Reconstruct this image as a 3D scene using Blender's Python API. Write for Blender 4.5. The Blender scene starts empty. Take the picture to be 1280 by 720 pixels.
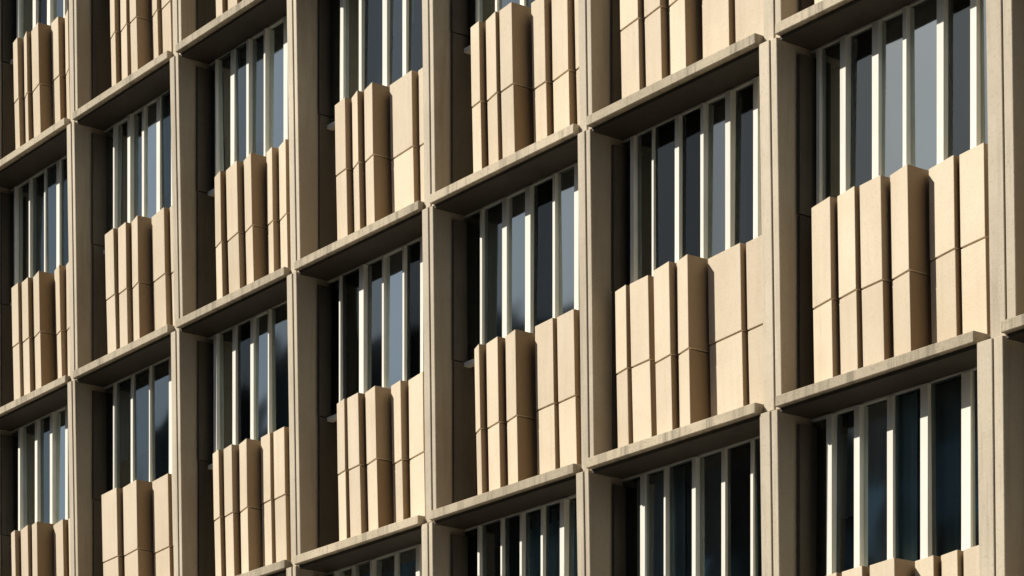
import bpy, math, random
from mathutils import Vector
random.seed(7)
scene = bpy.context.scene
scene.view_settings.view_transform = 'Standard'
scene.view_settings.look = 'None'
scene.view_settings.exposure = 0

# ------------------------------------------------------------ materials
def new_mat(name):
    m = bpy.data.materials.new(name); m.use_nodes = True
    nt = m.node_tree
    for n in list(nt.nodes): nt.nodes.remove(n)
    out = nt.nodes.new('ShaderNodeOutputMaterial')
    return m, nt, out

def N(nt, t, **kw):
    n = nt.nodes.new(t)
    for k, v in kw.items(): setattr(n, k, v)
    return n

def noise(nt, coord, scale, detail=4, rough=0.6, mscale=(1, 1, 1)):
    mp = N(nt, 'ShaderNodeMapping'); mp.inputs['Scale'].default_value = mscale
    nt.links.new(coord, mp.inputs[0])
    n = N(nt, 'ShaderNodeTexNoise')
    n.inputs['Scale'].default_value = scale
    n.inputs['Detail'].default_value = detail
    n.inputs['Roughness'].default_value = rough
    nt.links.new(mp.outputs[0], n.inputs['Vector'])
    return n.outputs['Fac']

def maprange(nt, v, a, b, c, d):
    n = N(nt, 'ShaderNodeMapRange')
    n.inputs[1].default_value = a; n.inputs[2].default_value = b
    n.inputs[3].default_value = c; n.inputs[4].default_value = d
    nt.links.new(v, n.inputs[0]); return n.outputs[0]

def mix(nt, fac, a, b, mode='MIX'):
    n = N(nt, 'ShaderNodeMix', data_type='RGBA', blend_type=mode)
    if isinstance(fac, float): n.inputs[0].default_value = fac
    else: nt.links.new(fac, n.inputs[0])
    for i, v in ((6, a), (7, b)):
        if isinstance(v, tuple): n.inputs[i].default_value = (*v, 1)
        else: nt.links.new(v, n.inputs[i])
    return n.outputs[2]

def concrete(name, col, dark, stain_shade, streak=0.6, speck=0.5, bump=0.25, tone_amt=0.3):
    m, nt, out = new_mat(name)
    tc = N(nt, 'ShaderNodeTexCoord').outputs['Object']
    bs = N(nt, 'ShaderNodeBsdfPrincipled')
    bs.inputs['Roughness'].default_value = 0.65
    bs.inputs['Specular IOR Level'].default_value = 0.35
    big = noise(nt, tc, 0.9, 3, 0.65)
    c = mix(nt, maprange(nt, big, 0.35, 0.7, 0, 1), col, dark)
    st = noise(nt, tc, 6.0, 4, 0.7, (1, 1, 0.07))
    c = mix(nt, maprange(nt, st, 0.50, 0.76, 0, streak), c, stain_shade)
    sp = noise(nt, tc, 26, 3, 0.75)
    c = mix(nt, maprange(nt, sp, 0.54, 0.76, 0, speck), c, tuple(x * 0.6 for x in dark))
    at = N(nt, 'ShaderNodeAttribute', attribute_name='tone')
    sep = N(nt, 'ShaderNodeSeparateColor'); nt.links.new(at.outputs['Color'], sep.inputs[0])
    br = maprange(nt, sep.outputs[0], 0, 1, 1 - tone_amt, 1.0)
    cmb = N(nt, 'ShaderNodeCombineColor')
    for i in range(3): nt.links.new(br, cmb.inputs[i])
    c = mix(nt, 1.0, c, cmb.outputs[0], 'MULTIPLY')
    c = mix(nt, maprange(nt, sep.outputs[1], 0, 1, 0, 1.0), c, stain_shade)  # per-face stain, plus the shade painted on right-facing sides
    nt.links.new(c, bs.inputs['Base Color'])
    if bump > 0:
        b1 = noise(nt, tc, 45, 4, 0.75)
        bp = N(nt, 'ShaderNodeBump'); bp.inputs['Strength'].default_value = bump; bp.inputs['Distance'].default_value = 0.01
        nt.links.new(b1, bp.inputs['Height']); nt.links.new(bp.outputs[0], bs.inputs['Normal'])
    nt.links.new(bs.outputs[0], out.inputs[0])
    return m

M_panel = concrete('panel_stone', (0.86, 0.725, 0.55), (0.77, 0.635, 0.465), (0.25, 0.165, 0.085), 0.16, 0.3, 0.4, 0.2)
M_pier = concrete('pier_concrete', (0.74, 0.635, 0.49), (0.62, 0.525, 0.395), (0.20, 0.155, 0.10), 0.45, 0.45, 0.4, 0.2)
M_ledge = concrete('ledge_concrete', (0.68, 0.57, 0.41), (0.48, 0.40, 0.28), (0.10, 0.085, 0.06), 0.85, 0.8, 0.6, 0.25)
M_soffit_shade = concrete('shaded_soffit_concrete', (0.09, 0.073, 0.052), (0.06, 0.05, 0.038), (0.045, 0.036, 0.027), 0.6, 0.5, 0.0, 0.3)  # near-black colour paints the shadow under the ledges
M_jamb_shade = concrete('shaded_jamb_concrete', (0.12, 0.10, 0.073), (0.08, 0.068, 0.05), (0.045, 0.04, 0.03), 0.6, 0.5, 0.0, 0.5)  # dark colour stands in for the shade beside the windows
M_frame = concrete('painted_frame', (0.92, 0.90, 0.82), (0.86, 0.84, 0.76), (0.55, 0.50, 0.40), 0.25, 0.1, 0.0, 0.12)
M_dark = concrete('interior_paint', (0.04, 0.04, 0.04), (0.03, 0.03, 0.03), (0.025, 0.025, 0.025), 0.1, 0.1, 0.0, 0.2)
M_curt = concrete('curtain_cloth', (0.62, 0.69, 0.71), (0.54, 0.60, 0.62), (0.40, 0.44, 0.44), 0.2, 0.0, 0.0, 0.85)
M_ground = concrete('asphalt', (0.055, 0.054, 0.052), (0.045, 0.045, 0.045), (0.04, 0.038, 0.035), 0.3, 0.4, 0.0, 0.1)
M_pave = concrete('paving', (0.2, 0.19, 0.17), (0.16, 0.15, 0.13), (0.12, 0.11, 0.1), 0.3, 0.4, 0.0, 0.1)
M_blocker_brick = concrete('sky_blocker_brick', (0.20, 0.16, 0.13), (0.15, 0.12, 0.1), (0.1, 0.08, 0.06), 0.3, 0.4, 0.0, 0.3)

M_glass, nt, out = new_mat('window_pane')
tc = N(nt, 'ShaderNodeTexCoord').outputs['Object']
tr = N(nt, 'ShaderNodeBsdfTransparent'); tr.inputs[0].default_value = (0.60, 0.74, 0.76, 1)
gl = N(nt, 'ShaderNodeBsdfGlossy'); gl.inputs['Roughness'].default_value = 0.05
gl.inputs['Color'].default_value = (0.90, 1.0, 0.98, 1)
fr = N(nt, 'ShaderNodeFresnel'); fr.inputs[0].default_value = 1.5
at = N(nt, 'ShaderNodeAttribute', attribute_name='tone')
sep = N(nt, 'ShaderNodeSeparateColor'); nt.links.new(at.outputs['Color'], sep.inputs[0])
pw = N(nt, 'ShaderNodeMath', operation='POWER'); nt.links.new(sep.outputs[0], pw.inputs[0]); pw.inputs[1].default_value = 1.8
ad = N(nt, 'ShaderNodeMath', operation='ADD'); nt.links.new(fr.outputs[0], ad.inputs[0])
nt.links.new(maprange(nt, pw.outputs[0], 0, 1, 0.0, 0.62), ad.inputs[1])
ms = N(nt, 'ShaderNodeMixShader')
bp = N(nt, 'ShaderNodeBump'); bp.inputs['Strength'].default_value = 0.16; bp.inputs['Distance'].default_value = 0.05
nt.links.new(noise(nt, tc, 0.9, 1, 0.5), bp.inputs['Height'])
nt.links.new(bp.outputs[0], gl.inputs['Normal'])
nt.links.new(ad.outputs[0], ms.inputs[0]); nt.links.new(tr.outputs[0], ms.inputs[1]); nt.links.new(gl.outputs[0], ms.inputs[2])
nt.links.new(ms.outputs[0], out.inputs[0])

# ------------------------------------------------------------ mesh builder
class MB:
    def __init__(s): s.v = []; s.f = []; s.t = []
    def hexa(s, p, tone=None, stain_shade=0.0, side_shade=None):
        b = len(s.v); s.v += p
        if tone is None: tone = random.random()
        for n, q in enumerate(((3, 2, 1, 0), (4, 5, 6, 7), (0, 1, 5, 4), (1, 2, 6, 5), (2, 3, 7, 6), (3, 0, 4, 7))):
            s.f.append(tuple(b + i for i in q)); s.t.append((tone, side_shade if (side_shade is not None and n == 3) else stain_shade))  # right-facing face takes its own value, shade put into the colour
    def box(s, x0, x1, y0, y1, z0, z1, tone=None, stain_shade=0.0):
        s.hexa([(x0, y0, z0), (x1, y0, z0), (x1, y1, z0), (x0, y1, z0),
                (x0, y0, z1), (x1, y0, z1), (x1, y1, z1), (x0, y1, z1)], tone, stain_shade)
    def quad(s, pts, tone=0.5):
        b = len(s.v); s.v += pts; s.f.append((b, b + 1, b + 2, b + 3)); s.t.append((tone, 0))
    def build(s, name, mat, parent, bevel=0.0, smooth=False):
        me = bpy.data.meshes.new(name); me.from_pydata(s.v, [], s.f)
        ca = me.color_attributes.new('tone', 'FLOAT_COLOR', 'CORNER')
        for p in me.polygons:
            t = s.t[p.index]
            for li in p.loop_indices: ca.data[li].color = (t[0], t[1], 0, 1)
            p.use_smooth = smooth
        me.materials.append(mat)
        o = bpy.data.objects.new(name, me); scene.collection.objects.link(o)
        if bevel:
            md = o.modifiers.new('bevel', 'BEVEL'); md.width = bevel; md.segments = 1
            md.limit_method = 'ANGLE'; md.angle_limit = math.radians(40)
        if parent: o.parent = parent
        return o

bld = bpy.data.objects.new('concrete_office_building', None); scene.collection.objects.link(bld)

W = 3.0; H = 3.74; Z0 = 13.06; LT = 0.11; GL = 0.46
def pwid(i): return {0: .25, 1: .31}.get(i, .205)
BAYS = range(-14, 8); FL = range(-3, 5)
BOXH = 1.86

piers, jambs, ledges, soff_shade, panels, frames, glass, inner, curt = (MB() for _ in range(9))

for i in range(BAYS[0], BAYS[-1] + 2):
    x = i * W; PW = pwid(i)
    for k in FL:
        z0 = Z0 + k * H - LT + 0.012; z1 = z0 + H - 0.018
        if k == FL[0]: z0 = 0.0
        o_top = -0.04 + random.uniform(-.012, .012); o_bot = 0.02 + random.uniform(-.012, .012)
        if i == 1 and k >= -1: o_top += 0.12; o_bot += 0.12
        dx = random.uniform(-.01, .01)
        t = random.random() * (.6 if i <= -4 else 1)
        m = x + PW * .62 + dx
        for (a, b, of, bk) in ((x + dx, m, 0, .62), (m + .003, x + PW + dx, .016, .615)):
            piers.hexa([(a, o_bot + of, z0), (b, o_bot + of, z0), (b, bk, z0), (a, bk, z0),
                        (a, o_top + of, z1), (b, o_top + of, z1), (b, bk, z1), (a, bk, z1)], t, 0, .45)  # right faces tinted darker to paint in their shade
        zj = z0 + H * random.uniform(.50, .56)
        zz0 = max(z0, Z0 + k * H + .004)
        jr = random.uniform(.24, .30)
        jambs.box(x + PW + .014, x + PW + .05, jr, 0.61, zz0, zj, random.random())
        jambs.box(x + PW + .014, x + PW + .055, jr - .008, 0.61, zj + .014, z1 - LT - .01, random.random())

lay = {
 (0, -1): [(.50, 1.94, .16, 4), (2.0, 2.80, .30, 2)],
 (0, 0): [(.50, 1.56, .19, 3), (1.62, 2.80, .30, 3)],
 (-1, -1): [(.38, 1.03, .17, 2), (1.12, 1.75, .10, 2), (1.80, 2.95, .28, 2)],
 (-1, 0): [(.45, 1.60, .17, 3), (1.70, 2.72, .27, 2)],
 (-2, -1): [(.76, 1.66, .15, 3), (1.76, 2.90, .32, 3)],
 (-2, 0): [(.74, 1.60, .15, 3), (1.70, 2.85, .32, 3)],
 (-3, -1): [(.82, 1.78, .16, 3), (1.84, 2.95, .30, 3)],
 (-3, 0): [(.80, 1.70, .16, 3), (1.78, 2.95, .32, 2)],
}
mul = {
 (0, -1): [(.36, .045), (.72, .08), (1.16, .09), (1.60, .05), (2.06, .09), (2.50, .08)],
 (0, -2): [(.52, .08), (.92, .08), (1.36, .08), (1.84, .10), (2.36, .12)],
 (-1, -1): [(.40, .06), (.74, .03), (1.14, .07), (1.58, .05), (1.98, .08), (2.42, .07)],
 (-2, -1): [(.56, .04), (1.0, .09), (1.46, .10), (2.0, .045), (2.4, .08)],
}

for i in BAYS:
    X = i * W; PW = pwid(i)
    xa, xb = X + PW, X + W
    for k in FL:
        zb = Z0 + k * H
        zt = zb + H - LT
        t = random.random()
        yo = random.uniform(-.012, .008)
        ledges.box(xa + .016, xb - .014, -0.07 + yo, 0.66, zb - LT, zb, t)
        soff_shade.box(xa + .022, xb - .02, 0.0, 0.655, zb - LT - .04, zb - LT - .002, t * .5)  # dark strip below each ledge, shade put into its colour
        L = lay.get((i, k))
        if L is None:
            a = random.uniform(.70, .86); b = random.uniform(1.62, 1.82); g = random.choice([.03, .06, .09])
            r1 = random.uniform(.13, .18); r2 = r1 + random.choice([.12, .15, .18])
            L = [(a, b, r1, random.choice([3, 3, 2])), (b + g, random.uniform(2.8, 2.96), r2, random.choice([2, 3]))]
        jz = zb + BOXH * 0.5 + random.uniform(-.04, .02)
        far = .45 if i <= -5 else (.75 if i == -4 else 1)
        for (s0, s1, r, n) in L:
            top = zb + BOXH + random.uniform(-.03, .03)
            cuts = [s0 + (s1 - s0) * q / n for q in range(n + 1)]
            for q in range(1, n): cuts[q] += random.uniform(-.06, .06)
            jj = jz + random.choice([0, 0, -.06, .05])
            for q in range(n):
                a, b = X + cuts[q], X + cuts[q + 1]
                gap = random.uniform(.03, .05) if q < n - 1 else 0.0
                sw = random.uniform(.035, .085)
                lean = .045 + random.uniform(-.01, .01)
                fj = (jj - zb) / (top - zb)
                for (h0, h1, ob, ot) in ((zb + .004, jj - .008, .015, .015 - lean * fj), (jj + .008, top, .015 - lean * fj - .006, .015 - lean)):
                    tn = random.random() * far
                    stn = random.choice([0, 0, 0, .08, .04])
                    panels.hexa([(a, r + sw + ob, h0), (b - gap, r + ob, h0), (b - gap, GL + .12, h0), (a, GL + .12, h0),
                                 (a, r + sw + ot, h1), (b - gap, r + ot, h1), (b - gap, GL + .12, h1), (a, GL + .12, h1)], tn, stn, random.uniform(.8, 1.0))  # brown edge stain on right returns, pushed dark to paint their shade
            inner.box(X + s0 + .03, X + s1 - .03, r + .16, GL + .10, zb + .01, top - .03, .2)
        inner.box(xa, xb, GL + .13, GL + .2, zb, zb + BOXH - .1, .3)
        wb = zb + BOXH - .08
        ml = mul.get((i, k))
        if ml is None:
            ml = []; s = random.uniform(.36, .55)
            base = random.uniform(.40, .52)
            while s < 2.85:
                ml.append((s, random.choice([.03, .04, .06, .08, .10]))); s += base + random.uniform(-.07, .07)
        edges = [PW] + [s + w / 2 for s, w in ml] + [W]
        for e0, e1 in zip(edges[:-1], edges[1:]):
            ty = random.uniform(-.006, .006); tz = random.uniform(-.02, .02)
            glass.quad([(X + e0, GL + ty, wb), (X + e1, GL - ty, wb), (X + e1, GL - ty + tz, zt), (X + e0, GL + ty + tz, zt)], random.random())
        frames.box(xa, xb, GL - .02, GL + .04, zt - .06, zt - .004, .1)
        frames.box(xa, xb, GL - .05, GL + .04, wb, wb + .05, .3)
        for (s, w) in ml:
            dpt = random.choice([.035, .045, .06])
            frames.box(X + s, X + s + w, GL - dpt, GL + .05, wb + .052, zt - .062, random.uniform(.3, 1))
        s = .3
        while s < 2.9:
            wd = random.uniform(.35, 1.1)
            c0, c1 = s, min(s + wd, 2.95)
            s += wd
            if random.random() > .62: continue
            tn = random.random(); ph = random.uniform(0, 6); y0 = GL + random.uniform(.12, .22)
            nn = max(6, int((c1 - c0) / .03))
            amp = random.uniform(.012, .03); fq = random.uniform(34, 48)
            cz = wb if random.random() < .75 else wb + random.uniform(.3, .9)
            for q in range(nn):
                u0 = c0 + (c1 - c0) * q / nn; u1 = c0 + (c1 - c0) * (q + 1) / nn
                ya = y0 + amp * math.sin(u0 * fq + ph); yb2 = y0 + amp * math.sin(u1 * fq + ph)
                curt.quad([(X + u0, ya, cz), (X + u1, yb2, cz), (X + u1, yb2, zt), (X + u0, ya, zt)], tn)
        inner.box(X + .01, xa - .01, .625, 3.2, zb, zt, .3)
    
x0, x1 = BAYS[0] * W, (BAYS[-1] + 1) * W + .215
for k in list(FL) + [FL[-1] + 1]:
    zb = Z0 + k * H
    inner.box(x0, x1, .67, 3.2, zb - .3, zb, .4)
ztop = Z0 + (FL[-1] + 1) * H
inner.box(x0, x1, 3.21, 3.4, 0, ztop, .2)
piers.box(x0 + .01, x1 - .01, 0.05, 0.66, 0, Z0 + FL[0] * H - LT - .07, .5)
piers.box(x0 - .3, x0 - .015, 0.0, 14, 0, ztop, .5)
piers.box(x1 + .015, x1 + .3, 0.0, 14, 0, ztop, .5)
piers.box(x0 - .3, x1 + .3, 14.005, 14.3, 0, ztop, .5)
ledges.box(x0 - .35, x1 + .35, -0.08, 14.35, ztop + .005, ztop + .35, .5)
ledges.box(x0 - .35, x1 + .35, -0.08, .3, ztop + .355, ztop + 1.2, .5)

piers.build('precast_fins', M_pier, bld, 0.006)
jambs.build('window_jambs', M_jamb_shade, bld)
ledges.build('ledges', M_ledge, bld, 0.008)
soff_shade.build('soffit_shade_strips', M_soffit_shade, bld)
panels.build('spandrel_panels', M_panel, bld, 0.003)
frames.build('window_mullions', M_frame, bld)
glass.build('window_glass', M_glass, bld)
inner.build('interior_walls', M_dark, bld)
curt.build('curtains', M_curt, bld, 0, True)

# ------------------------------------------------------------ unseen brick blocks added to cut skylight and shape glass reflections
def sky_blocker(xa, xb, ht):
    e = bpy.data.objects.new('unseen_sky_blocker', None); scene.collection.objects.link(e)
    y1 = -48.0
    b = MB(); gq = MB()
    b.box(xa, xb, y1 - 14, y1 - .4, 0, ht, .5)
    nb = int((xb - xa) / 3.6); bw = (xb - xa) / nb
    nf = int((ht - 1) / 3.6)
    for q in range(nb + 1):
        b.box(xa + q * bw - (0 if q == 0 else .6), xa + q * bw + (0 if q == nb else .6), y1 - .39, y1, 0, ht - .01)
    for f in range(nf + 1):
        zf = f * 3.6
        b.box(xa + .005, xb - .005, y1 - .38, y1 - .04, zf + (0 if f else .01), min(zf + 1.3, ht), .6)
        if f < nf: gq.quad([(xb, y1 - .3, zf + 1.3), (xa, y1 - .3, zf + 1.3), (xa, y1 - .3, zf + 3.6), (xb, y1 - .3, zf + 3.6)], random.random())
    b.box(xa - .2, xb + .2, y1 - 14.2, y1 + .2, ht + .005, ht + .6, .3)
    b.build('sky_blocker_walls', M_blocker_brick, e); gq.build('window_glass', M_glass, e)  # this glass belongs to the unseen sky blocker
sky_blocker(-150, -105, 30)
sky_blocker(-100, -72, 37)
sky_blocker(-68, -30, 28)
sky_blocker(-26, 12, 20)
sky_blocker(17, 60, 38)

# ------------------------------------------------------------ ground
g = MB(); g.quad([(-1500, -1500, 0), (1500, -1500, 0), (1500, 1500, 0), (-1500, 1500, 0)])
g.build('ground', M_ground, None)
p = MB(); p.box(-80, 60, -5, -0.1, -.1, .13)
p.build('pavement', M_pave, None, .01)

# ------------------------------------------------------------ light
az = math.radians(36); el = math.radians(34)
to_sun = Vector((-math.sin(az) * math.cos(el), -math.cos(az) * math.cos(el), math.sin(el)))
sd = bpy.data.lights.new('sun', 'SUN'); sd.energy = 5; sd.angle = math.radians(.5); sd.color = (1, .945, .83)
so = bpy.data.objects.new('sun', sd); scene.collection.objects.link(so)
so.rotation_euler = to_sun.to_track_quat('Z', 'Y').to_euler()
so.location = (0, -30, 60)
w = bpy.data.worlds.new('World'); scene.world = w; w.use_nodes = True
nt = w.node_tree
sk = nt.nodes.new('ShaderNodeTexSky'); sk.sky_type = 'NISHITA'; sk.sun_disc = False
sk.sun_elevation = el; sk.sun_rotation = math.atan2(to_sun.x, to_sun.y)
bg = nt.nodes['Background']; bg.inputs[1].default_value = 0.05
nt.links.new(sk.outputs[0], bg.inputs[0])

# ------------------------------------------------------------ camera (level, rising-front shift lens)
cd = bpy.data.cameras.new('camera'); cam = bpy.data.objects.new('camera', cd); scene.collection.objects.link(cam)
cd.sensor_width = 36; cd.lens = 95.9; cd.shift_y = 0.8516; cd.clip_end = 4000
th = math.radians(36.7)
cam.location = (20.65, -18.55, 1.65)
d = Vector((-math.cos(th), math.sin(th), 0))
cam.rotation_euler = d.to_track_quat('-Z', 'Y').to_euler()
scene.camera = cam
